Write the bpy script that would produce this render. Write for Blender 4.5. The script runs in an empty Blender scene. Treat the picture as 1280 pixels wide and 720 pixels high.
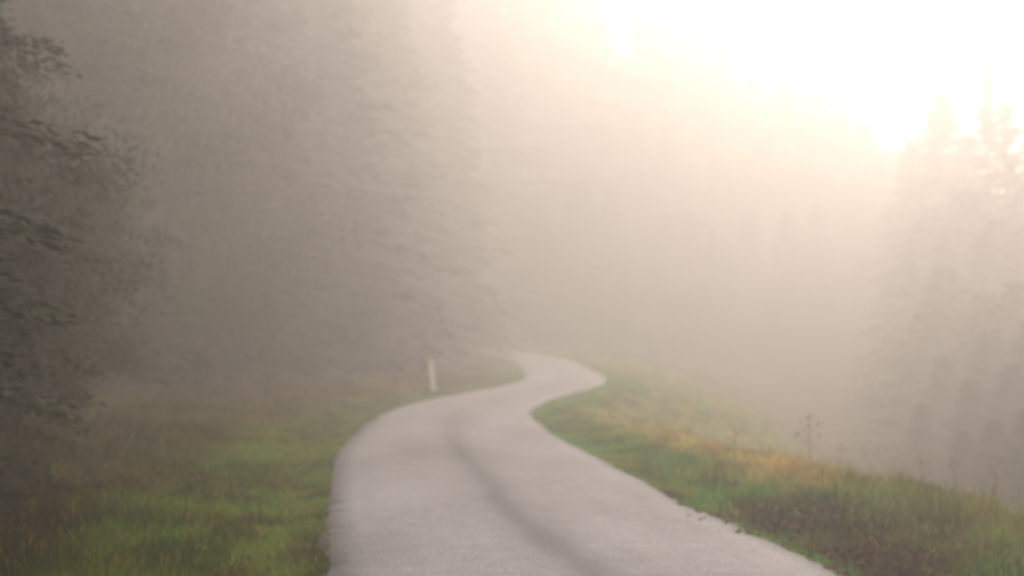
import bpy, math, random
import numpy as np
from mathutils import Vector, Matrix

random.seed(7)
rng = np.random.default_rng(11)
scene = bpy.context.scene
COL = scene.collection
R = math.radians

# ------------------------------------------------------------------ noise
_perm = rng.random((256, 256))
def vnoise(x, y, seed=0):
    x = np.asarray(x, float) + seed * 17.31; y = np.asarray(y, float) + seed * 9.77
    xi = np.floor(x).astype(int); yi = np.floor(y).astype(int)
    fx = x - xi; fy = y - yi
    fx = fx * fx * (3 - 2 * fx); fy = fy * fy * (3 - 2 * fy)
    a = _perm[xi & 255, yi & 255]; b = _perm[(xi + 1) & 255, yi & 255]
    c = _perm[xi & 255, (yi + 1) & 255]; d = _perm[(xi + 1) & 255, (yi + 1) & 255]
    return (a * (1 - fx) + b * fx) * (1 - fy) + (c * (1 - fx) + d * fx) * fy
def fbm(x, y, seed=0, o=3):
    s = 0; a = 0.5; t = 0
    for k in range(o):
        s = s + a * vnoise(np.asarray(x) * 2 ** k, np.asarray(y) * 2 ** k, seed + k); t += a; a *= 0.55
    return s / t
def sst(a, b, v):
    t = np.clip((np.asarray(v, float) - a) / (b - a), 0, 1)
    return t * t * (3 - 2 * t)

# ------------------------------------------------------------------ the lane's course
CP = [(6.5, -60), (4.6, -25), (2.6, -8), (1.35, 0), (0.46, 7.2), (0.08, 9.5), (-.27, 11.9), (-.62, 14.5), (-.95, 18),
      (-1.08, 22), (-.75, 25.5), (0.0, 29), (.98, 33), (1.65, 37), (1.95, 42), (1.75, 48), (1.1, 55),
      (-1.0, 64), (-3.3, 74), (-10, 104), (-19, 135), (-24, 180), (-45, 225)]
def catmull(P, n=14):
    out = []
    for i in range(len(P) - 1):
        p0 = np.array(P[max(i - 1, 0)], float); p1 = np.array(P[i], float)
        p2 = np.array(P[i + 1], float); p3 = np.array(P[min(i + 2, len(P) - 1)], float)
        for k in range(n):
            t = k / n
            out.append(.5 * ((2 * p1) + (-p0 + p2) * t + (2 * p0 - 5 * p1 + 4 * p2 - p3) * t * t + (-p0 + 3 * p1 - 3 * p2 + p3) * t ** 3))
    out.append(np.array(P[-1], float))
    return np.array(out)
ROAD = catmull(CP, 24)
ROADRUN = np.concatenate([[0], np.cumsum(np.linalg.norm(np.diff(ROAD, axis=0), axis=1))])
def cx(y):
    return np.interp(y, ROAD[:, 1], ROAD[:, 0])
def hw(y):
    return np.interp(y, [0, 14, 22], [1.70, 1.68, 1.50])

def climb(y):
    y = np.asarray(y, float)
    return .030 * np.clip(y - 42, 0, 42) * sst(40, 54, y) + .008 * np.clip(y - 84, 0, 60)
def ground_z(x, y):
    x = np.asarray(x, float); y = np.asarray(y, float)
    s = x - cx(y)
    off = np.abs(s) - hw(y)
    z = np.zeros_like(s)
    lump = (fbm(x * .55, y * .55, 3) - .5) * .30 + (fbm(x * 2.2, y * 2.2, 5) - .5) * .08
    z = z + lump * sst(.1, 2.2, off)
    z = z - .05 * sst(.0, .25, off) + .06 * sst(.3, 1.2, off)
    # right: low bank and then the drop into the hollow
    crest = np.interp(y, [9, 14, 22, 28], [2.2, 1.75, 1.1, .8]) + (fbm(y * .25, 0 * y, 8) - .5) * .6
    oR = np.where(s > 0, off, 0)
    depth = np.interp(y, [-40, 34, 46, 62, 90], [7.0, 7.0, 4.2, 1.8, 0.5])
    z = z + .12 * sst(.5, 2.2, oR) * (1 - sst(16, 26, y))
    z = z - depth * sst(crest - .7, crest + 15, oR) * 1.0 - .28 * sst(crest - .6, crest + 1.2, oR) * np.clip(depth / 5, 0, 1)
    # left: gentle rise under the trees
    oL = np.where(s < 0, off, 0)
    z = z + 3.2 * sst(9, 40, oL)
    # far wooded slope
    hill = 7.5 * sst(60, 110, y) * sst(6, 20, off) * (1 - sst(12, 42, x) * .95)
    z = z + np.where(s > 0, hill, hill * .6)
    z = z + (fbm(x * .05, y * .05, 9) - .5) * 2.0 * sst(14, 50, off)
    return z - .012 + climb(y)

# ------------------------------------------------------------------ helpers
def new_mat(name):
    m = bpy.data.materials.new(name); m.use_nodes = True
    nt = m.node_tree; nt.nodes.clear()
    out = nt.nodes.new('ShaderNodeOutputMaterial')
    return m, nt, out
def N(nt, t, **kw):
    n = nt.nodes.new(t)
    for k, v in kw.items():
        setattr(n, k, v)
    return n
def L(nt, a, b): nt.links.new(a, b)

def link(name, me, mat=None, parent=None):
    o = bpy.data.objects.new(name, me); COL.objects.link(o)
    if mat: me.materials.append(mat)
    if parent: o.parent = parent
    return o
def tag(o, label=None, cat=None, group=None, kind=None):
    if label: o['label'] = label
    if cat: o['category'] = cat
    if group: o['group'] = group
    if kind: o['kind'] = kind
    return o
def np_mesh(name, V, F, colr=None, smooth=False):
    """F : (n,k) int array, all faces of k corners."""
    me = bpy.data.meshes.new(name)
    V = np.asarray(V, np.float32); F = np.asarray(F, np.int32)
    n, k = F.shape
    me.vertices.add(len(V)); me.vertices.foreach_set('co', V.ravel())
    me.loops.add(n * k); me.loops.foreach_set('vertex_index', F.ravel())
    me.polygons.add(n); me.polygons.foreach_set('loop_start', np.arange(0, n * k, k, dtype=np.int32))
    try: me.polygons.foreach_set('loop_total', np.full(n, k, np.int32))
    except Exception: pass
    if smooth: me.polygons.foreach_set('use_smooth', np.ones(n, bool))
    if colr is not None:
        a = me.color_attributes.new('Tint', 'FLOAT_COLOR', 'POINT')
        c = np.ones((len(V), 4), np.float32); c[:, :3] = colr
        a.data.foreach_set('color', c.ravel())
    me.update(calc_edges=True); me.validate()
    return me
def tube(path, radii, seg=8):
    path = [Vector(p) for p in path]; V = []; F = []
    for i, p in enumerate(path):
        d = (path[min(i + 1, len(path) - 1)] - path[max(i - 1, 0)]).normalized()
        a = d.orthogonal().normalized() if abs(d.z) < .9 else d.cross(Vector((0, 1, 0))).normalized()
        b = d.cross(a)
        for k in range(seg):
            t = 2 * math.pi * k / seg
            V.append(p + (a * math.cos(t) + b * math.sin(t)) * radii[i])
    for i in range(len(path) - 1):
        for k in range(seg):
            F.append((i * seg + k, i * seg + (k + 1) % seg, (i + 1) * seg + (k + 1) % seg, (i + 1) * seg + k))
    return V, F
class MB:
    def __init__(s): s.V = []; s.F = []
    def add(s, VF):
        n = len(s.V); s.V += [tuple(v) for v in VF[0]]; s.F += [tuple(i + n for i in f) for f in VF[1]]
    def mesh(s, name, smooth=True):
        me = bpy.data.meshes.new(name); me.from_pydata(s.V, [], s.F); me.update()
        if smooth: me.polygons.foreach_set('use_smooth', np.ones(len(me.polygons), bool))
        return me

# ------------------------------------------------------------------ materials
def leaf_mat(name, base, rough=.6, trans=.3, attr=False, var=.35):
    m, nt, out = new_mat(name)
    p = N(nt, 'ShaderNodeBsdfPrincipled'); p.inputs['Roughness'].default_value = rough
    p.inputs['Specular IOR Level'].default_value = .05
    tr = N(nt, 'ShaderNodeBsdfTranslucent'); mx = N(nt, 'ShaderNodeMixShader'); mx.inputs[0].default_value = trans
    geo = N(nt, 'ShaderNodeNewGeometry')
    info = N(nt, 'ShaderNodeObjectInfo')
    hs = N(nt, 'ShaderNodeHueSaturation')
    mr = N(nt, 'ShaderNodeMapRange'); mr.inputs[3].default_value = 1 - var; mr.inputs[4].default_value = 1 + var
    L(nt, geo.outputs['Random Per Island'], mr.inputs[0]); L(nt, mr.outputs[0], hs.inputs['Value'])
    mh = N(nt, 'ShaderNodeMapRange'); mh.inputs[3].default_value = .485; mh.inputs[4].default_value = .51
    L(nt, info.outputs['Random'], mh.inputs[0]); L(nt, mh.outputs[0], hs.inputs['Hue'])
    if attr:
        a = N(nt, 'ShaderNodeAttribute', attribute_name='Tint'); L(nt, a.outputs['Color'], hs.inputs['Color'])
    else:
        hs.inputs['Color'].default_value = (*base, 1)
    L(nt, hs.outputs[0], p.inputs['Base Color']); L(nt, hs.outputs[0], tr.inputs[0])
    L(nt, p.outputs[0], mx.inputs[1]); L(nt, tr.outputs[0], mx.inputs[2]); L(nt, mx.outputs[0], out.inputs[0])
    return m
def noise_mat(name, c1, c2, scale, rough=.8, bump=.0, stretch=(1, 1, 1)):
    m, nt, out = new_mat(name)
    p = N(nt, 'ShaderNodeBsdfPrincipled'); p.inputs['Roughness'].default_value = rough
    tc = N(nt, 'ShaderNodeTexCoord'); mp = N(nt, 'ShaderNodeMapping'); mp.inputs['Scale'].default_value = stretch
    no = N(nt, 'ShaderNodeTexNoise'); no.inputs['Scale'].default_value = scale; no.inputs['Detail'].default_value = 6
    cr = N(nt, 'ShaderNodeValToRGB'); cr.color_ramp.elements[0].color = (*c1, 1); cr.color_ramp.elements[1].color = (*c2, 1)
    cr.color_ramp.elements[0].position = .35; cr.color_ramp.elements[1].position = .65
    L(nt, tc.outputs['Object'], mp.inputs[0]); L(nt, mp.outputs[0], no.inputs['Vector']); L(nt, no.outputs['Fac'], cr.inputs[0])
    L(nt, cr.outputs[0], p.inputs['Base Color'])
    if bump:
        b = N(nt, 'ShaderNodeBump'); b.inputs['Strength'].default_value = bump; b.inputs['Distance'].default_value = .02
        L(nt, no.outputs['Fac'], b.inputs['Height']); L(nt, b.outputs[0], p.inputs['Normal'])
    L(nt, p.outputs[0], out.inputs[0])
    return m

M_spruce = leaf_mat('spruce_needles', (.028, .035, .017), .85, .10)
M_larch = leaf_mat('larch_needles', (.10, .105, .040), .6, .3)
M_leafy = leaf_mat('green_leaves', (.055, .060, .026), .55, .15)
M_grass = leaf_mat('grass_blades', (0, 0, 0), .5, .5, attr=True, var=.3)
M_bark = noise_mat('bark', (.055, .04, .03), (.12, .09, .07), 9, .9, .6, (1, 1, .25))
M_stalk = noise_mat('dry_stalk', (.12, .075, .04), (.24, .16, .085), 20, .8)
M_dead = leaf_mat('dead_leaves', (.080, .036, .022), .7, .15, var=.5)
M_white = leaf_mat('white_plastic', (.86, .86, .84), .4, .5, var=.02)
M_black = noise_mat('black_plastic', (.03, .03, .03), (.06, .06, .06), 14, .5)
M_refl = noise_mat('reflector_glass', (.62, .60, .56), (.75, .73, .70), 60, .15)
M_red = noise_mat('red_leaf_skin', (.30, .03, .02), (.40, .06, .03), 30, .5)

# ground material : colour attribute broken up by fine noise
m, nt, out = new_mat('meadow_soil')
p = N(nt, 'ShaderNodeBsdfPrincipled'); p.inputs['Roughness'].default_value = .95; p.inputs['Specular IOR Level'].default_value = .1
a = N(nt, 'ShaderNodeAttribute', attribute_name='Tint')
tc = N(nt, 'ShaderNodeTexCoord')
n1 = N(nt, 'ShaderNodeTexNoise'); n1.inputs['Scale'].default_value = 22; n1.inputs['Detail'].default_value = 8
L(nt, tc.outputs['Object'], n1.inputs['Vector'])
mr = N(nt, 'ShaderNodeMapRange'); mr.inputs[1].default_value = .3; mr.inputs[2].default_value = .7; mr.inputs[3].default_value = .45; mr.inputs[4].default_value = 1.1
L(nt, n1.outputs['Fac'], mr.inputs[0])
hs = N(nt, 'ShaderNodeHueSaturation'); L(nt, a.outputs['Color'], hs.inputs['Color']); L(nt, mr.outputs[0], hs.inputs['Value'])
L(nt, hs.outputs[0], p.inputs['Base Color'])
b = N(nt, 'ShaderNodeBump'); b.inputs['Distance'].default_value = .05; L(nt, n1.outputs['Fac'], b.inputs['Height']); L(nt, b.outputs[0], p.inputs['Normal'])
L(nt, p.outputs[0], out.inputs[0]); M_ground = m

# asphalt : UV u = metres across, v = metres along
m, nt, out = new_mat('worn_asphalt')
p = N(nt, 'ShaderNodeBsdfPrincipled'); p.inputs['Specular IOR Level'].default_value = .3
uv = N(nt, 'ShaderNodeUVMap', uv_map='UVMap'); sp = N(nt, 'ShaderNodeSeparateXYZ'); L(nt, uv.outputs[0], sp.inputs[0])
def noise(scale, detail=5, vec=None, stretch=None):
    n = N(nt, 'ShaderNodeTexNoise'); n.inputs['Scale'].default_value = scale; n.inputs['Detail'].default_value = detail
    src = uv.outputs[0]
    if stretch:
        mp = N(nt, 'ShaderNodeMapping'); mp.inputs['Scale'].default_value = stretch; L(nt, src, mp.inputs[0]); src = mp.outputs[0]
    L(nt, src, n.inputs['Vector']); return n
def math_(op, a, b=None, c=None):
    n = N(nt, 'ShaderNodeMath', operation=op)
    for i, v in enumerate((a, b, c)):
        if v is None: continue
        if isinstance(v, (int, float)): n.inputs[i].default_value = v
        else: L(nt, v, n.inputs[i])
    return n.outputs[0]
grain = noise(48, 4); patch = noise(.9, 5, stretch=(1.0, .35, 1)); mott = noise(6, 8)
wob = noise(.35, 3, stretch=(0, 1, 0)); wob2 = noise(1.6, 4)
u = math_('ADD', sp.outputs[0], math_('MULTIPLY', math_('SUBTRACT', wob.outputs['Fac'], .5), .35))
u = math_('ADD', u, math_('MULTIPLY', math_('SUBTRACT', wob2.outputs['Fac'], .5), .22))
def band(center, width):
    d = math_('DIVIDE', math_('SUBTRACT', u, center), width)
    return math_('POWER', 2.71828, math_('MULTIPLY', math_('MULTIPLY', d, d), -1.0))
fade = N(nt, 'ShaderNodeMapRange'); L(nt, sp.outputs[1], fade.inputs[0]); fade.inputs[1].default_value = float(np.interp(15, ROAD[:, 1], ROADRUN)); fade.inputs[2].default_value = float(np.interp(23, ROAD[:, 1], ROADRUN)); fade.inputs[3].default_value = 1; fade.inputs[4].default_value = .25
mid = math_('MULTIPLY', band(-.02, .14), fade.outputs[0])                       # damp unworn crown between the wheel tracks
midw = band(.10, .50)
edge = math_('SUBTRACT', math_('ABSOLUTE', sp.outputs[0]), 1.38)
edge = N(nt, 'ShaderNodeMapRange'); L(nt, math_('ADD', math_('ABSOLUTE', sp.outputs[0]), math_('MULTIPLY', mott.outputs['Fac'], .12)), edge.inputs[0])
edge.inputs[1].default_value = 1.46; edge.inputs[2].default_value = 1.66; edge.clamp = True
base = math_('ADD', .185, math_('MULTIPLY', math_('SUBTRACT', patch.outputs['Fac'], .5), .26))
base = math_('ADD', base, math_('MULTIPLY', math_('SUBTRACT', mott.outputs['Fac'], .5), .16))
base = math_('ADD', base, math_('MULTIPLY', math_('SUBTRACT', grain.outputs["Fac"], .5), .6))
dk = math_('ADD', math_('MULTIPLY', math_('MULTIPLY', mid, .42), mott.outputs['Fac']), math_('ADD', math_('MULTIPLY', midw, .13), math_('MULTIPLY', edge.outputs[0], .5)))
base = math_('MULTIPLY', base, math_('SUBTRACT', 1.0, dk))
base = math_('MAXIMUM', base, .02)
cc = N(nt, 'ShaderNodeCombineColor'); L(nt, math_('MULTIPLY', base, .97), cc.inputs[0]); L(nt, math_('MULTIPLY', base, .965), cc.inputs[1]); L(nt, math_('MULTIPLY', base, 1.09), cc.inputs[2])
L(nt, cc.outputs[0], p.inputs['Base Color'])
L(nt, math_('ADD', .64, math_('MULTIPLY', math_('ADD', mid, patch.outputs['Fac']), .16)), p.inputs['Roughness'])
b = N(nt, 'ShaderNodeBump'); b.inputs['Distance'].default_value = .006; b.inputs['Strength'].default_value = .7
L(nt, math_('ADD', grain.outputs['Fac'], mott.outputs['Fac']), b.inputs['Height']); L(nt, b.outputs[0], p.inputs['Normal'])
L(nt, p.outputs[0], out.inputs[0]); M_road = m

# ------------------------------------------------------------------ what grows where (turf colour, with corner dimming and a sunlit tone painted in)
GREEN = np.array((.056, .175, .022)); OLIVE = np.array((.150, .140, .014)); DRY = np.array((.36, .29, .095))
BROWN = np.array((.105, .065, .022)); ORANGE = np.array((.32, .185, .075)); FOREST = np.array((.050, .038, .026))
def mixc(a, b, t): t = np.asarray(t)[..., None]; return a * (1 - t) + b * t
def turf(x, y):
    x = np.asarray(x, float); y = np.asarray(y, float); s = x - cx(y); off = np.abs(s) - hw(y)
    n1 = fbm(x * .8, y * .45, 21); n2 = fbm(x * .35, y * .25, 25); n3 = fbm(x * 3, y * 2, 29)
    # left
    edgeg = np.interp(y, [6, 10, 14, 18, 24, 40], [1.8, 1.55, 1.5, 1.5, 1.3, 1.1])
    c = mixc(DRY * .50, OLIVE * .45, sst(.35, .6, n2 + .1))
    c = mixc(c, BROWN, sst(.5, .68, n1) * .75)
    c = mixc(c, mixc(OLIVE, GREEN, n3), 1 - sst(edgeg * .75, edgeg * 1.3, off + (n1 - .5) * .7))
    c = mixc(c, BROWN, sst(.62, .75, fbm(x * 1.3, y * .8, 33)) * .6 * (1 - sst(9, 13, y)))
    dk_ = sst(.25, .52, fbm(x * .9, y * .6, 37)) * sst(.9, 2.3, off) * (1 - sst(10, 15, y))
    c = c * (1 - .68 * dk_[..., None])  # dark patches, with the near-left corner's vignette dimming mixed into the colour
    c = c * (1 - .42 * sst(.8, 2.6, off) * (1 - sst(11, 17, y)))[..., None]  # same vignette dimming painted smoothly, stronger away from the road
    # right
    r = mixc(GREEN, OLIVE, sst(.4, .65, n3) * .6)
    o_ = sst(.8, 1.5, off + (n1 - .5) * .9) * sst(9.5, 12, y) * (1 - sst(24, 34, y) * .4)
    r = mixc(r, mixc(DRY, ORANGE, sst(.46, .68, fbm(x * 3.4, y * 2.2, 61)) * (1 - .8 * sst(17, 22, y))), o_ * (1 - .35 * sst(18, 26, y)) * (.55 + .45 * n3))
    r = mixc(r, OLIVE, sst(1.0, 2.0, off) * (1 - sst(9.5, 13, y)) * .7)
    r = mixc(r, BROWN, sst(5, 9, off))
    r = r * np.interp(y, [10, 15], [1, 1.3])[..., None]  # bank turf lightened with distance, a sunlit look put into the colour
    soil = sst(.30, .5, n1) * np.exp(-((x - 2.7) / .75) ** 2) * (1 - sst(8.6, 10.8, y)) * sst(.1, .4, off)
    r = mixc(r, np.array((.055, .032, .020)), soil * .7)
    c = np.where((s > 0)[..., None], r, c)
    fine = fbm(x * 3.2, y * 2.2, 71)
    c = c * (.5 + 1.0 * sst(.25, .7, fine))[..., None]
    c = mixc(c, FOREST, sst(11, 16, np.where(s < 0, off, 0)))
    return c

# ------------------------------------------------------------------ ground sheet
def axis(pts):
    out = []
    for (a, b, st) in pts: out += list(np.arange(a, b, st))
    out.append(pts[-1][1]); return np.array(out)
ax = axis([(-520, -120, 40), (-120, -40, 5), (-40, -12, 1.0), (-12, 12, .2), (12, 40, 1.0), (40, 120, 5), (120, 520, 40)])
ay = axis([(-220, -40, 20), (-40, -2, 2), (-2, 34, .25), (34, 70, .8), (70, 180, 4), (180, 860, 40)])
X, Y = np.meshgrid(ax, ay)
Z = ground_z(X, Y)
off = np.abs(X - cx(Y)) - hw(Y)
Z = Z - .06 * (1 - sst(-.25, -.02, off))            # a bed under the asphalt
V = np.stack([X.ravel(), Y.ravel(), Z.ravel()], 1)
nx, ny = len(ax), len(ay)
I = np.arange(nx * ny).reshape(ny, nx)
F = np.stack([I[:-1, :-1].ravel(), I[:-1, 1:].ravel(), I[1:, 1:].ravel(), I[1:, :-1].ravel()], 1)
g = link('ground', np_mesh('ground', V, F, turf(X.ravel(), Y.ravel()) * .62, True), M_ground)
tag(g, kind='structure')

# ------------------------------------------------------------------ road ribbon
P = catmull(CP, 60)
d = np.gradient(P, axis=0); d /= np.linalg.norm(d, axis=1)[:, None]
nrm = np.stack([d[:, 1], -d[:, 0]], 1)
run = np.concatenate([[0], np.cumsum(np.linalg.norm(np.diff(P, axis=0), axis=1))])
cols = np.array([-1, -.985, -.8, -.5, -.25, 0, .25, .5, .8, .985, 1])
V = []; UV = []
for k, c in enumerate(cols):
    h = hw(P[:, 1])
    jag = ((fbm(run * .9, run * 0 + c * 9, 41) - .5) * .26 + (fbm(run * 5, run * 0 + c * 5, 44) - .5) * .14) if abs(c) > .9 else 0
    u_ = c * h + np.sign(c) * jag
    z = .012 + .035 * (1 - abs(c) ** 2) - (.05 if abs(c) == 1 else 0)
    V.append(np.stack([P[:, 0] + nrm[:, 0] * u_, P[:, 1] + nrm[:, 1] * u_, z + climb(P[:, 1])], 1)); UV.append(np.stack([np.full(len(P), c * 1.6), run], 1))
V = np.array(V).transpose(1, 0, 2); UV = np.array(UV).transpose(1, 0, 2)
nr, nc = V.shape[:2]
I = np.arange(nr * nc).reshape(nr, nc)
F = np.stack([I[:-1, :-1].ravel(), I[:-1, 1:].ravel(), I[1:, 1:].ravel(), I[1:, :-1].ravel()], 1)
me = np_mesh('road', V.reshape(-1, 3), F, None, True)
uvl = me.uv_layers.new(name='UVMap')
uvl.data.foreach_set('uv', UV.reshape(-1, 2)[F.ravel()].astype(np.float32).ravel())
tag(link('road', me, M_road), kind='structure')

# ------------------------------------------------------------------ grass blades
def grass(name, n, xr, yr, side, hfun, dens=None):
    k = n * 3
    y = yr[0] * (yr[1] / yr[0]) ** rng.random(k)           # thicker near the camera
    off = xr[0] + (xr[1] - xr[0]) * rng.random(k) ** 1.25
    x = cx(y) + side * (hw(y) + off)
    keep = (np.abs(x) < .60 * y + 2.2)
    if dens is not None: keep &= rng.random(k) < dens(x, y, off)
    x, y, off = x[keep][:n], y[keep][:n], off[keep][:n]
    k = len(x)
    h = hfun(x, y, off) * (.55 + .8 * rng.random(k))
    w = (.0035 + .0035 * rng.random(k)) * np.interp(y, [5, 12, 30, 60], [1, 1.5, 3.2, 6])
    az = rng.random(k) * 2 * np.pi; lean = h * (.15 + .55 * rng.random(k) ** 1.5); la = rng.random(k) * 2 * np.pi
    z = ground_z(x, y) - .01
    ca, sa = np.cos(az) * w, np.sin(az) * w; lx, ly = np.cos(la) * lean, np.sin(la) * lean
    A = np.stack([x - ca, y - sa, z], 1); B = np.stack([x + ca, y + sa, z], 1)
    Cc = np.stack([x + lx * .35 + ca * .8, y + ly * .35 + sa * .8, z + h * .62], 1); D = np.stack([x + lx * .35 - ca * .8, y + ly * .35 - sa * .8, z + h * .62], 1)
    E = np.stack([x + lx, y + ly, z + h], 1)
    V = np.stack([A, B, Cc, D, E], 1).reshape(-1, 3)
    b0 = np.arange(k) * 5
    F = np.concatenate([np.stack([b0, b0 + 1, b0 + 2], 1), np.stack([b0, b0 + 2, b0 + 3], 1), np.stack([b0 + 3, b0 + 2, b0 + 4], 1)])
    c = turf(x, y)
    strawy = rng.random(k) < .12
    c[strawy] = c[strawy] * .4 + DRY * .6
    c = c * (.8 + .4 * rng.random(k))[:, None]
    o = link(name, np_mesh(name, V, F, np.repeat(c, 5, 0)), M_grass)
    return o
tuft = lambda x, y: sst(.42, .66, fbm(x * 1.5, y * 1.5, 51))
hL = lambda x, y, off: .05 + .07 * sst(.1, 1.2, off) + .16 * sst(1.2, 4, off) * (.35 + tuft(x, y))
hR = lambda x, y, off: .05 + .07 * sst(.1, .9, off) + .15 * sst(1.2, 2.6, off) * (.4 + tuft(x, y)) * np.interp(y, [10, 25], [1, .6])
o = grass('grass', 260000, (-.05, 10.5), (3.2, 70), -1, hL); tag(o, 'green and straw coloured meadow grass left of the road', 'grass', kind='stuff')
o = grass('grass', 170000, (-.03, 6.5), (3.2, 62), 1, hR); tag(o, 'green and orange dry grass on the bank right of the road', 'grass', kind='stuff')

# ------------------------------------------------------------------ trees
def cards(C, U, W, ln, wd):
    """rhombic leaf / twig faces : centre, long axis, side axis"""
    a = C - U * ln[:, None] * .5; b = C + W * wd[:, None] * .5; c = C + U * ln[:, None] * .5; e = C - W * wd[:, None] * .5
    V = np.stack([a, b, c, e], 1).reshape(-1, 3); i = np.arange(len(C)) * 4
    return V, np.stack([i, i + 1, i + 2, i + 3], 1)
def unit(v): return v / (np.linalg.norm(v, axis=-1, keepdims=True) + 1e-9)

def spruce_meshes(tagn, H, Rb, sparse=1.0, low=.06, seed=0, fine=1):
    r = np.random.default_rng(seed)
    mb = MB()
    mb.add(tube([(0, 0, -.8), (0, 0, H * .3), (.04, .02, H * .7), (0, 0, H)], [H * .019, H * .014, H * .007, .01], 8))
    C = []; U = []; Wd = []; ln = []; wd = []
    z = H * low; 
    while z < H * .985:
        t = (z - H * low) / (H * (1 - low))
        rad = Rb * (1 - t) ** .8 * (.8 + .35 * r.random()) + .25
        nb = max(5, int((10 - 4 * t) * (.8 + .4 * r.random())))
        a0 = r.random() * 7
        for k in range(nb):
            if r.random() > sparse: continue
            az = a0 + 2 * np.pi * k / nb + r.normal() * .2
            rl = rad * (.65 + .45 * r.random())
            up = .25 - .55 * (1 - t)
            dirv = np.array([np.cos(az), np.sin(az), 0])
            if rl > .9: mb.add(tube([dirv * .03 + [0, 0, z], dirv * rl * .5 + [0, 0, z + up * rl * .25], dirv * rl * .85 + [0, 0, z + up * rl * .55]], [.035, .02, .008], 3))
            nt_ = int((8 + rl * 12) * fine ** 1.7)
            q = (np.arange(nt_) + r.random(nt_)) / nt_
            q = .12 + .9 * q
            cen = dirv[None] * (q * rl)[:, None]; cen[:, 2] = z + up * rl * q * q * .7
            side = np.array([-dirv[1], dirv[0], 0])
            sgn = np.where(r.random(nt_) < .5, -1, 1)
            spread = rl * .30 * (1 - .7 * q) + .06
            u_ = unit(dirv[None] * .8 + side[None] * (sgn * (.4 + .5 * r.random(nt_)))[:, None] + r.normal(size=(nt_, 3)) * .16 + np.array([0, 0, -.28])[None])
            cen = cen + side[None] * (sgn * spread * r.random(nt_))[:, None] + r.normal(size=(nt_, 3)) * .05
            C.append(cen); U.append(u_); Wd.append(unit(np.cross(u_, r.normal(size=(nt_, 3)) * .5 + np.array([0, 0, 1.])[None])))
            ln.append((.30 + .35 * r.random(nt_)) * (.6 + .25 * rl ** .5) / fine); wd.append((.12 + .16 * r.random(nt_)) / fine)
        z += H * .017 * (.7 + .6 * r.random()) * (1.15 - .4 * t)
    C = np.concatenate(C); U = np.concatenate(U); W_ = np.concatenate(Wd)
    V, F = cards(C, U, W_, np.concatenate(ln), np.concatenate(wd))
    return mb.mesh(tagn + '_trunk'), np_mesh(tagn + '_crown', V, F)

def leafy_meshes(tagn, H, Rb, nleaf, seed=0, start=.25, leaf=.16, trunk_r=None):
    r = np.random.default_rng(seed); rr = random.Random(seed)
    mb = MB(); tr = trunk_r or H * .018
    top = Vector((rr.uniform(-.4, .4), rr.uniform(-.4, .4), H * .92))
    mb.add(tube([(0, 0, -.6), (0, 0, H * .25), tuple(top * .6), tuple(top)], [tr, tr * .75, tr * .45, .02], 9))
    tips = []
    for k in range(int(15 + H)):
        t = start + (.95 - start) * rr.random(); az = rr.uniform(0, 6.28)
        prof = math.sin(math.pi * min(1, max(.08, ((t - start) / (1 - start)) * .72 + .22))) 
        ln_ = Rb * prof * rr.uniform(.65, 1.1)
        b0 = Vector((0, 0, H * t * .85)); e = b0 + Vector((math.cos(az) * ln_, math.sin(az) * ln_, ln_ * rr.uniform(.15, .7)))
        mid_ = b0.lerp(e, .5) + Vector((rr.uniform(-.2, .2), rr.uniform(-.2, .2), .1 * ln_))
        mb.add(tube([tuple(b0), tuple(mid_), tuple(e)], [tr * .35, tr * .2, .01], 5))
        tips += [e, mid_, mid_.lerp(e, .5)]
        for q in range(2):
            e2 = mid_.lerp(e, rr.random()) + Vector((rr.uniform(-1, 1), rr.uniform(-1, 1), rr.uniform(-.3, .8))) * ln_ * .38
            mb.add(tube([tuple(mid_), tuple(e2)], [tr * .12, .006], 4)); tips.append(e2)
    tips = np.array([tuple(t) for t in tips]); k = len(tips)
    idx = r.integers(0, k, nleaf); sz = (.28 + .45 * r.random(k)) * (Rb / 3) ** .6
    C = tips[idx] + np.clip(r.normal(size=(nleaf, 3)), -1.7, 1.7) * sz[idx][:, None] * np.array([1, 1, .7])
    C[:, 2] = np.maximum(C[:, 2], H * .04)
    U = unit(r.normal(size=(nleaf, 3)) + np.array([0, 0, -.5])); W_ = unit(np.cross(U, r.normal(size=(nleaf, 3))))
    l_ = leaf * (.6 + .8 * r.random(nleaf))
    V, F = cards(C, U, W_, l_, l_ * .62)
    return mb.mesh(tagn + '_trunk'), np_mesh(tagn + '_crown', V, F)

PROTO = {}
for i, (H, Rb, sp_) in enumerate([(18, 4.1, 1.0), (21, 4.0, .97), (16, 3.7, .95)]):
    t, c = spruce_meshes('spruce', H, Rb, sp_, .05, 100 + i); t.materials.append(M_bark); c.materials.append(M_spruce)
    PROTO['spruce', i] = (t, c, H)
t, c = spruce_meshes('spruce', 15, 3.4, 1.0, .03, 133, 3.2); t.materials.append(M_bark); c.materials.append(M_spruce)
PROTO['spruce', 3] = (t, c, 15)
for i, (H, Rb, sp_) in enumerate([(17, 2.0, .55), (14, 1.6, .5)]):
    t, c = spruce_meshes('larch', H, Rb, sp_, .2, 140 + i); t.materials.append(M_bark); c.materials.append(M_larch)
    PROTO['larch', i] = (t, c, H)
for i, (H, Rb, nl) in enumerate([(14, 4.2, 26000), (17, 4.6, 30000)]):
    t, c = leafy_meshes('leafy', H, Rb, nl, 200 + i, .12, .20); t.materials.append(M_bark); c.materials.append(M_leafy)
    PROTO['leafy', i] = (t, c, H)
for i, (H, Rb, nl) in enumerate([(5, 2.1, 70000), (3.2, 1.9, 14000)]):
    t, c = leafy_meshes('shrub', H, Rb, nl, 230 + i, .05, .06, .05); t.materials.append(M_bark); c.materials.append(M_leafy)
    PROTO['shrub', i] = (t, c, H)

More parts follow.
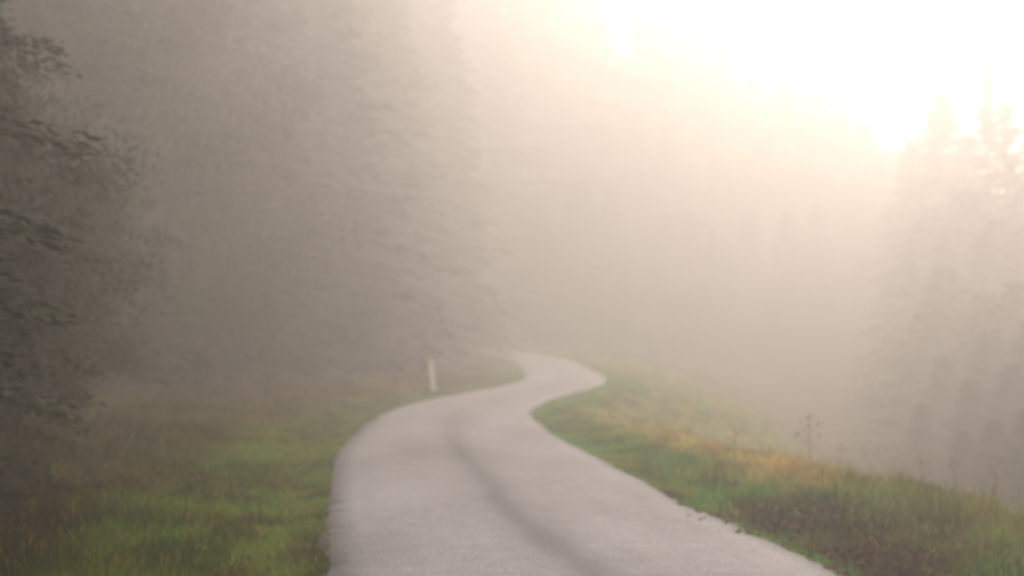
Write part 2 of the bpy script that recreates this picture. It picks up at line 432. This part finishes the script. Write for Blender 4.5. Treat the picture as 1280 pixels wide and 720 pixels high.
KN = {'spruce': 'spruce_tree', 'larch': 'larch_tree', 'leafy': 'leafy_tree', 'shrub': 'shrub'}
def tree(kind, i, x, y, H, label, group=None, rz=None, wide=1.0, tilt=0.0):
    t, c, H0 = PROTO[kind, i]
    e = bpy.data.objects.new(KN[kind], None); COL.objects.link(e)
    z = float(ground_z(np.array([x]), np.array([y]))[0])
    e.location = (x, y, z); s = H / H0
    e.scale = (s * wide, s * wide, s)
    e.rotation_euler = (tilt, tilt * .6, random.uniform(0, 6.28) if rz is None else rz)
    tag(e, label, 'shrub' if kind == 'shrub' else 'tree', group)
    for nm, me in (('stem' if kind == 'shrub' else 'trunk', t), ('crown', c)):
        o = bpy.data.objects.new(nm, me); COL.objects.link(o); o.parent = e
    return e

F_ = 1400.0; HOR = 418.0
def px(x, y_top, Y):        # column of the skyline -> place and height, for a known distance
    Xw = (x - 640) / F_ * Y; ztop = 1.55 + (HOR - y_top) / F_ * Y
    return Xw, ztop - float(ground_z(np.array([Xw]), np.array([Y]))[0])

# left wood ---------------------------------------------------------
GL = 'trees of the dark wood on the left'
lab_edge = 'tall dark spruce in the hazy front row of the left wood'
lab_leaf = 'tall green leafy tree in the hazy front row of the left wood'
lab_back = 'dim spruce deeper in the left wood behind the front row'
edge = [(-13.0, 15, 'leafy', 0, 13), (-12.2, 20.5, 'spruce', 0, 17), (-10.8, 26, 'spruce', 1, 19), (-9.0, 29.5, 'leafy', 1, 14), (-8.6, 34, 'spruce', 2, 16),
        (-6.9, 38, 'spruce', 2, 16), (-7.2, 43, 'spruce', 0, 18), (-5.6, 47.5, 'spruce', 1, 18), (-5.4, 53, 'spruce', 0, 18), (-4.7, 59, 'spruce', 2, 18),
        (-6.6, 68, 'spruce', 0, 21), (-6.2, 75, 'spruce', 1, 23), (-5.6, 82, 'spruce', 0, 23), (-6.4, 92, 'spruce', 0, 20), (-8, 103, 'spruce', 1, 22), (-9.5, 88, 'spruce', 1, 27), (-6.4, 99, 'spruce', 0, 27), (-3.0, 61, 'spruce', 1, 20.5), (-4.6, 65, 'spruce', 1, 22.5), (-3.3, 71, 'spruce', 1, 24.5), (-2.4, 79, 'spruce', 1, 25)]
for (x, y, k, i, H) in edge:
    x -= float(np.interp(y, [44, 60, 80, 110], [0, 1.2, 2.2, 6]))
    tree(k, i, x, y, min(H, 18) if y < 30 else H * 1.08, lab_leaf if k == 'leafy' else lab_edge, GL)
rnd = random.Random(5)
for row, (dx, y0, y1, st) in enumerate([(4.0, 14, 104, 5.2), (8.5, 12, 104, 6.0), (14, 14, 100, 8)]):
    y = y0
    while y < y1:
        bx_ = np.interp(y, [14, 20, 30, 40, 60, 100], [-13.5, -12, -9.3, -7.2, -6.5, -12]) - dx + rnd.uniform(-1, 1)
        tree('spruce', rnd.choice([0, 1, 2]), float(bx_), y + rnd.uniform(-1, 1), rnd.uniform(17, 22), lab_back, GL)
        y += st * rnd.uniform(.8, 1.2)
# shrubs closing the foot of the wood
GS = 'shrubs along the foot of the left wood'
for j, (x, y, H) in enumerate([(-10.4, 23.5, 3.2), (-9.0, 27, 2.8), (-7.8, 30.5, 2.6), (-7.0, 34, 2.8), (-5.6, 37, 2.4), (-5.2, 41, 2.6), (-4.4, 45, 2.4), (-3.9, 50, 2.6), (-3.5, 56, 2.8), (-3.4, 63, 3), (-3.6, 71, 3), (-4.2, 80, 3.2)]):
    tree('shrub', 1, x - float(np.interp(y, [44, 60, 80], [.3, 1.6, 2.6])), y, H, 'low dusky shrub at the foot of the left wood', GS, wide=1.25)
# near left bush and the dark trees beside it
tree('shrub', 0, -6.75, 17.0, 4.2, 'olive green bushy young tree nearest the meadow at the left edge', None, wide=.62, rz=1.0)
tree('shrub', 0, -6.4, 13.6, 5.2, 'darkest tall bush at the far left edge beside the olive young tree', None, wide=.7, rz=3.0)
tree('spruce', 3, -6.3, 10.8, 15, 'nearest dark spruce rising past the top left corner', None, wide=.66)
tree('spruce', 3, -6.5, 8.0, 14, 'dark spruce just left of the picture beside the meadow', None)

for (x, y, H) in [(9.2, 16.5, 2.0), (10.6, 20.5, 2.8), (12.2, 23.5, 3.6), (13.4, 28, 4.2), (11.0, 29.0, 3.2), (15.2, 25.5, 4.4), (12.6, 18.5, 3.6)]:
    tree('shrub', 1, x, y, H, 'dark bush sunk in the misty hollow just below the right bank', 'bushes in the right hollow', wide=1.5)
GO = 'added unseen spruces around the viewpoint'  # unseen trees added to keep sky light off the foreground
for (x, y, H) in [(-9, 3, 17), (-8.5, -3, 18), (-7.5, -9, 18), (-3.5, -14, 18), (2.5, -18, 19), (8.5, -14, 18), (10.5, -7, 17), (11.5, 0, 16), (-12.5, 0, 20), (-12, -8, 20), (-6, -20, 20), (6, -24, 20)]:
    tree('spruce', rnd.choice([0, 1, 2]), x, y, H, 'unseen tall spruce added around the viewpoint to block sky light', GO, wide=1.2)
# wooded slope in the middle ----------------------------------------
GH = 'trees on the misty slope across the road'
sky = [(600, -140, 84, 'spruce', 1, 'misty tall spruce at the left end of the far slope, beside the left wood'),
       (655, -120, 92, 'spruce', 0, 'misty spruce straight above the far end of the road'),
       (705, -95, 96, 'spruce', 2, 'misty spruce left of the bright notch in the skyline'),
       (742, -35, 99, 'spruce', 1, 'misty spruce at the left rim of the small bright notch'),
       (778, 62, 100, 'spruce', 0, 'lower misty spruce standing in the small bright notch'),
       (818, -60, 96, 'spruce', 1, 'tallest misty spruce right of the small bright notch'),
       (868, -25, 98, 'spruce', 2, 'misty spruce where the skyline begins to fall to the right'),
       (905, 28, 97, 'spruce', 0, 'misty spruce one step down the falling skyline'),
       (945, 62, 99, 'spruce', 1, 'misty spruce on the flat shoulder of the skyline, left one'),
       (985, 66, 97, 'spruce', 2, 'misty spruce on the flat shoulder of the skyline, right one'),
       (1022, 88, 95, 'spruce', 0, 'misty spruce just past the shoulder of the skyline'),
       (1052, 112, 93, 'spruce', 1, 'misty spruce halfway down to the sunlit gap'),
       (1082, 150, 92, 'spruce', 2, 'small misty spruce left of the sunlit gap'),
       (1108, 186, 90, 'spruce', 0, 'lowest faint spruce in the bottom of the sunlit gap')]
for (x, yt, D, k, i, lb) in sky:
    D = D * .93
    Xw, H = px(x, yt, D); tree(k, i, Xw, D, H, lb, GH, wide=max(1.0, min(1.5, 19 / H)))
lab_s = 'faint lower tree on the misty slope beneath the skyline spruces'
for D, ys, st in ((88, 150, 24), (80, 235, 26)):
    x = 655
    while x < 1125:
        t_ = (x - 650) / 470
        Xw, H = px(x + rnd.uniform(-9, 9), ys + t_ * 55 + rnd.uniform(-35, 35), D + rnd.uniform(-4, 4))
        tree('spruce' if rnd.random() < .6 else 'leafy', rnd.choice([0, 1]), Xw, D + rnd.uniform(-3, 3), max(5, H), lab_s, GH, wide=1.25)
        x += st * rnd.uniform(.8, 1.25)

# right-hand hollow ---------------------------------------------------
GR = 'trees rising out of the hollow on the right'
rt = [(1142, 172, 62, 'spruce', 0, 'short misty spruce leaning against the left side of the pointed spruce'),
      (1181, 108, 58, 'spruce', 2, 'pointed spruce right of the sunlit gap'),
      (1213, 165, 56, 'spruce', 0, 'misty spruce between the pointed spruce and the thin larches'),
      (1238, 82, 48, 'larch', 0, 'thin bare looking larch near the right edge, taller of the pair'),
      (1263, 122, 46, 'larch', 1, 'thin bare looking larch near the right edge, shorter of the pair'),
      (1318, 40, 50, 'spruce', 1, 'large spruce cut off by the right edge of the picture')]
for (x, yt, D, k, i, lb) in rt:
    D = D * 1.1; Xw, H = px(x, yt, D); tree(k, i, Xw, D, H, lb, GR, wide=1.05 if k != 'larch' else .75)
lab_r = 'dim low tree down in the misty hollow on the right'
for (x, yt, D) in [(1140, 290, 52), (1165, 255, 46), (1205, 235, 43), (1245, 270, 38), (1290, 230, 38), (1330, 260, 33), (1180, 330, 36), (1230, 360, 31), (1275, 345, 29), (1150, 385, 40), (1360, 180, 42)]:
    D = D * 1.22; Xw, H = px(x, yt, D); tree(rnd.choice(['spruce', 'spruce']), rnd.choice([0, 1]), Xw, D, H, lab_r, GR, wide=1.7)

for (x, yt, D) in [(1150, 500, 34), (1178, 440, 37), (1212, 470, 30), (1236, 405, 34), (1262, 450, 28), (1290, 395, 30), (1328, 430, 26), (1240, 520, 25), (1283, 505, 23), (1318, 480, 21), (1203, 535, 27), (1362, 410, 24)]:
    Xw, H = px(x, yt, D); tree('spruce', 3, Xw, D, H, 'small dark spruce at the bottom of the hollow just beyond the right bank', 'small spruces in the right hollow', wide=1.25)

# ------------------------------------------------------------------ marker post (30 m off, left of the bend)
def marker_post(x, y):
    e = bpy.data.objects.new('marker_post', None); COL.objects.link(e)
    e.location = (x, y, float(ground_z(np.array([x]), np.array([y]))[0])); e.rotation_euler = (R(1), R(-5), R(12))
    tag(e, 'slim white roadside marker post leaning slightly left at the outer side of the bend', 'marker post')
    def prism(z0, z1, s0, s1, slant=0., grow=0.):
        prof = [(-.06, -.045), (.06, -.045), (.052, -.005), (.02, .05), (-.02, .05), (-.052, -.005)]
        V = [(a * s0 * (1 + grow), b * s0 * (1 + grow), z0) for a, b in prof] + [(a * s1 * (1 + grow), b * s1 * (1 + grow), z1 - slant * (b + .045)) for a, b in prof]
        F = [tuple(range(5, -1, -1)), tuple(range(6, 12))] + [(i, (i + 1) % 6, 6 + (i + 1) % 6, 6 + i) for i in range(6)]
        return V, F
    b = MB(); b.add(prism(-.2, .88, 1.2, .95, .45)); link('post_body', b.mesh('post_body', False), M_white, e)
    b = MB()
    for s in (1,):
        V = [(a, -.050 + dd, z) for dd in (0, .006) for a, z in ((-.024, .72), (.024, .72), (.024, .82), (-.024, .82))]
        b.add((V, [(0, 1, 2, 3), (7, 6, 5, 4), (0, 4, 5, 1), (1, 5, 6, 2), (2, 6, 7, 3), (3, 7, 4, 0)]))
    link('reflector', b.mesh('reflector', False), M_refl, e)
    return e
marker_post(-2.12, 30.2)

# ------------------------------------------------------------------ tall weeds and brush on the right bank
def weed_meshes(seed, H=1.0):
    r = random.Random(seed); mb = MB(); lf = MB()
    top = Vector((r.uniform(-.1, .1), r.uniform(-.1, .1), H))
    mb.add(tube([(0, 0, -.05), tuple(top * .5 + Vector((.02, 0, 0))), tuple(top)], [.006, .005, .002], 5))
    hd = MB()
    for k in range(9):
        t = r.uniform(.35, .95); az = r.uniform(0, 6.28); ln_ = H * .2 * (1.1 - t) + .04
        b0 = top * t; e = b0 + Vector((math.cos(az) * ln_, math.sin(az) * ln_, ln_ * 1.0))
        mb.add(tube([tuple(b0), tuple(e)], [.003, .0015], 4))
        for q in range(5):
            p_ = e + Vector((r.uniform(-.02, .02), r.uniform(-.02, .02), r.uniform(-.02, .03)))
            a_ = Vector((r.uniform(-1, 1), r.uniform(-1, 1), r.uniform(0, 1))).normalized() * .02; c_ = a_.orthogonal().normalized() * .01
            hd.add(([p_ - a_, p_ + c_, p_ + a_, p_ - c_], [(0, 1, 2, 3)]))
    for k in range(12):
        t = r.uniform(.05, .7); az = r.uniform(0, 6.28); b0 = top * t
        a_ = Vector((math.cos(az), math.sin(az), r.uniform(-.4, .5))) * r.uniform(.05, .12); c_ = a_.cross(Vector((0, 0, 1))).normalized() * .012
        lf.add(([b0, b0 + a_ * .5 + c_, b0 + a_, b0 + a_ * .5 - c_], [(0, 1, 2, 3)]))
    mb.add((hd.V, hd.F)); s, l_ = mb.mesh('weed_stem'), lf.mesh('weed_leaves', False)
    s.materials.append(M_stalk); l_.materials.append(M_dead)
    return s, l_
WP = [weed_meshes(s_) for s_ in (1, 2, 3)]
weeds = [(3.25, 12.2, .75, 'tall dry weed standing alone where the bank meets the mist'),
         (3.42, 12.0, .45, 'shorter dry weed just right of the lone tall weed'),
         (2.7, 13.6, .42, 'dry weed left of the lone tall weed on the orange crest'),
         (2.35, 15.2, .40, 'farthest dry weed on the orange crest of the bank'),
         (3.95, 9.9, .48, 'leftmost dry weed in the right corner group on the bank'),
         (4.1, 9.6, .62, 'tallest dry weed in the right corner group on the bank'),
         (4.25, 9.5, .42, 'dry weed right after the tallest of the right corner group'),
         (3.85, 10.5, .38, 'low dry weed behind the right corner group'),
         (4.55, 9.6, .45, 'dry weed at the very right edge of the picture')]
for j, (x, y, H, lb) in enumerate(weeds):
    e = bpy.data.objects.new('dry_weed', None); COL.objects.link(e)
    e.location = (x, y, float(ground_z(np.array([x]), np.array([y]))[0])); e.scale = (H, H, H); e.scale = (1.2 * H, 1.2 * H, H)
    e.rotation_euler = (random.uniform(-.12, .12), random.uniform(-.12, .12), random.uniform(0, 6))
    tag(e, lb, 'weed', 'dry weeds on the right bank')
    for nm, me in zip(('stem', 'leaves'), WP[j % 3]):
        o = bpy.data.objects.new(nm, me); COL.objects.link(o); o.parent = e

# brown dead foliage spilling at the road edge
def dead_clump(x, y, rx, ry, h, n, seed, label):
    r = np.random.default_rng(seed)
    q = r.normal(size=(n, 2)) * .42
    xx = x + q[:, 0] * rx; yy = y + q[:, 1] * ry
    zz = ground_z(xx, yy) + h * r.random(n) * np.exp(-(q ** 2).sum(1) * 1.2) + .01
    C = np.stack([xx, yy, zz], 1); U = unit(r.normal(size=(n, 3)) * np.array([1, 1, .6])); W_ = unit(np.cross(U, r.normal(size=(n, 3))))
    l_ = .018 + .065 * r.random(n) ** 2
    V, F = cards(C - np.array([x, y, 0]), U, W_, l_, l_ * .7)
    o = link('dead_foliage', np_mesh('dead_foliage', V, F), M_dead); o.location = (x, y, 0)
    tag(o, label, 'dead leaves', kind='stuff')
dead_clump(2.45, 9.5, .8, 1.3, .12, 1500, 1, 'reddish brown heap of dead leaves at the right road edge')
dead_clump(2.65, 7.8, .6, 1.2, .10, 1500, 2, 'dark brown dead leaves at the right road edge in the bottom corner')
dead_clump(-1.72, 6.6, .22, 1.1, .05, 500, 3, 'brown leaves gathered along the left road edge')

# one red leaf lying in the meadow
b = MB(); pts = []
for k in range(20):
    t = 2 * math.pi * k / 20; rr_ = .05 * (1 + .35 * math.cos(5 * t)); pts.append((rr_ * math.cos(t), rr_ * math.sin(t), .01 * math.sin(2 * t)))
b.add((pts + [(a_, b_, c_ - .002) for a_, b_, c_ in pts], [tuple(range(20)), tuple(range(39, 19, -1))] + [(i, 20 + i, 20 + (i + 1) % 20, (i + 1) % 20) for i in range(20)]))
lf = link('fallen_leaf', b.mesh('fallen_leaf', False), M_red)
lf.location = (-5.45, 17.0, float(ground_z(np.array([-5.45]), np.array([17.0]))[0]) + .2); lf.rotation_euler = (R(60), 0, .3)
tag(lf, 'single bright red leaf caught in the dry meadow grass on the left', 'leaf')

# ------------------------------------------------------------------ air
m, nt, out = new_mat('morning_fog')
pv = N(nt, 'ShaderNodeVolumePrincipled')
pv.inputs['Color'].default_value = (.985, .971, .966, 1)
pv.inputs['Density'].default_value = FOG = .0205
pv.inputs['Anisotropy'].default_value = .77
L(nt, pv.outputs[0], out.inputs['Volume'])
x0, x1, y0, y1, z0, z1 = -530, 530, -230, 870, float(Z.min()) - 1, 37.0
mb = MB(); mb.add(([(x0, y0, z0), (x1, y0, z0), (x1, y1, z0), (x0, y1, z0), (x0, y0, z1), (x1, y0, z1), (x1, y1, z1), (x0, y1, z1)],
                   [(3, 2, 1, 0), (4, 5, 6, 7), (0, 1, 5, 4), (1, 2, 6, 5), (2, 3, 7, 6), (3, 0, 4, 7)]))
tag(link('haze', mb.mesh('haze', False), m), kind='stuff')

# ------------------------------------------------------------------ light
SUN_EL, SUN_AZ = 48.0, 28.0          # degrees above the horizon, degrees right of +Y
sd = bpy.data.lights.new('sun', 'SUN'); sd.energy = 5.0; sd.angle = R(.5); sd.color = (1, .855, .71)
so = bpy.data.objects.new('sun', sd); COL.objects.link(so)
dirv = Vector((math.sin(R(SUN_AZ)) * math.cos(R(SUN_EL)), math.cos(R(SUN_AZ)) * math.cos(R(SUN_EL)), math.sin(R(SUN_EL))))
so.rotation_euler = dirv.to_track_quat('Z', 'Y').to_euler()
w = bpy.data.worlds.new('World'); scene.world = w; w.use_nodes = True
nt = w.node_tree; bg = nt.nodes['Background']
st = nt.nodes.new('ShaderNodeTexSky'); st.sky_type = 'NISHITA'; st.sun_disc = False
st.sun_elevation = R(SUN_EL); st.sun_rotation = R(SUN_AZ); st.dust_density = 4.0; st.air_density = 1.0
nt.links.new(st.outputs[0], bg.inputs[0]); bg.inputs[1].default_value = .05

# ------------------------------------------------------------------ camera
cd = bpy.data.cameras.new('camera'); co = bpy.data.objects.new('camera', cd); COL.objects.link(co)
cd.sensor_width = 36; cd.lens = 36 * F_ / 1280; cd.clip_start = .05; cd.clip_end = 3000
co.location = (0, 0, 1.57); co.rotation_euler = (R(90 + math.degrees(math.atan((HOR - 360) / F_))), 0, 0)
cd.dof.use_dof = True; cd.dof.focus_distance = 3.6; cd.dof.aperture_fstop = 1.7
scene.camera = co

scene.view_settings.view_transform = 'Standard'; scene.view_settings.look = 'None'
scene.view_settings.exposure = EXPO = 0.38; scene.view_settings.gamma = 1
cy = scene.cycles
cy.max_bounces = 10; cy.diffuse_bounces = 3; cy.glossy_bounces = 2; cy.transmission_bounces = 3; cy.volume_bounces = 6
cy.use_denoising = True
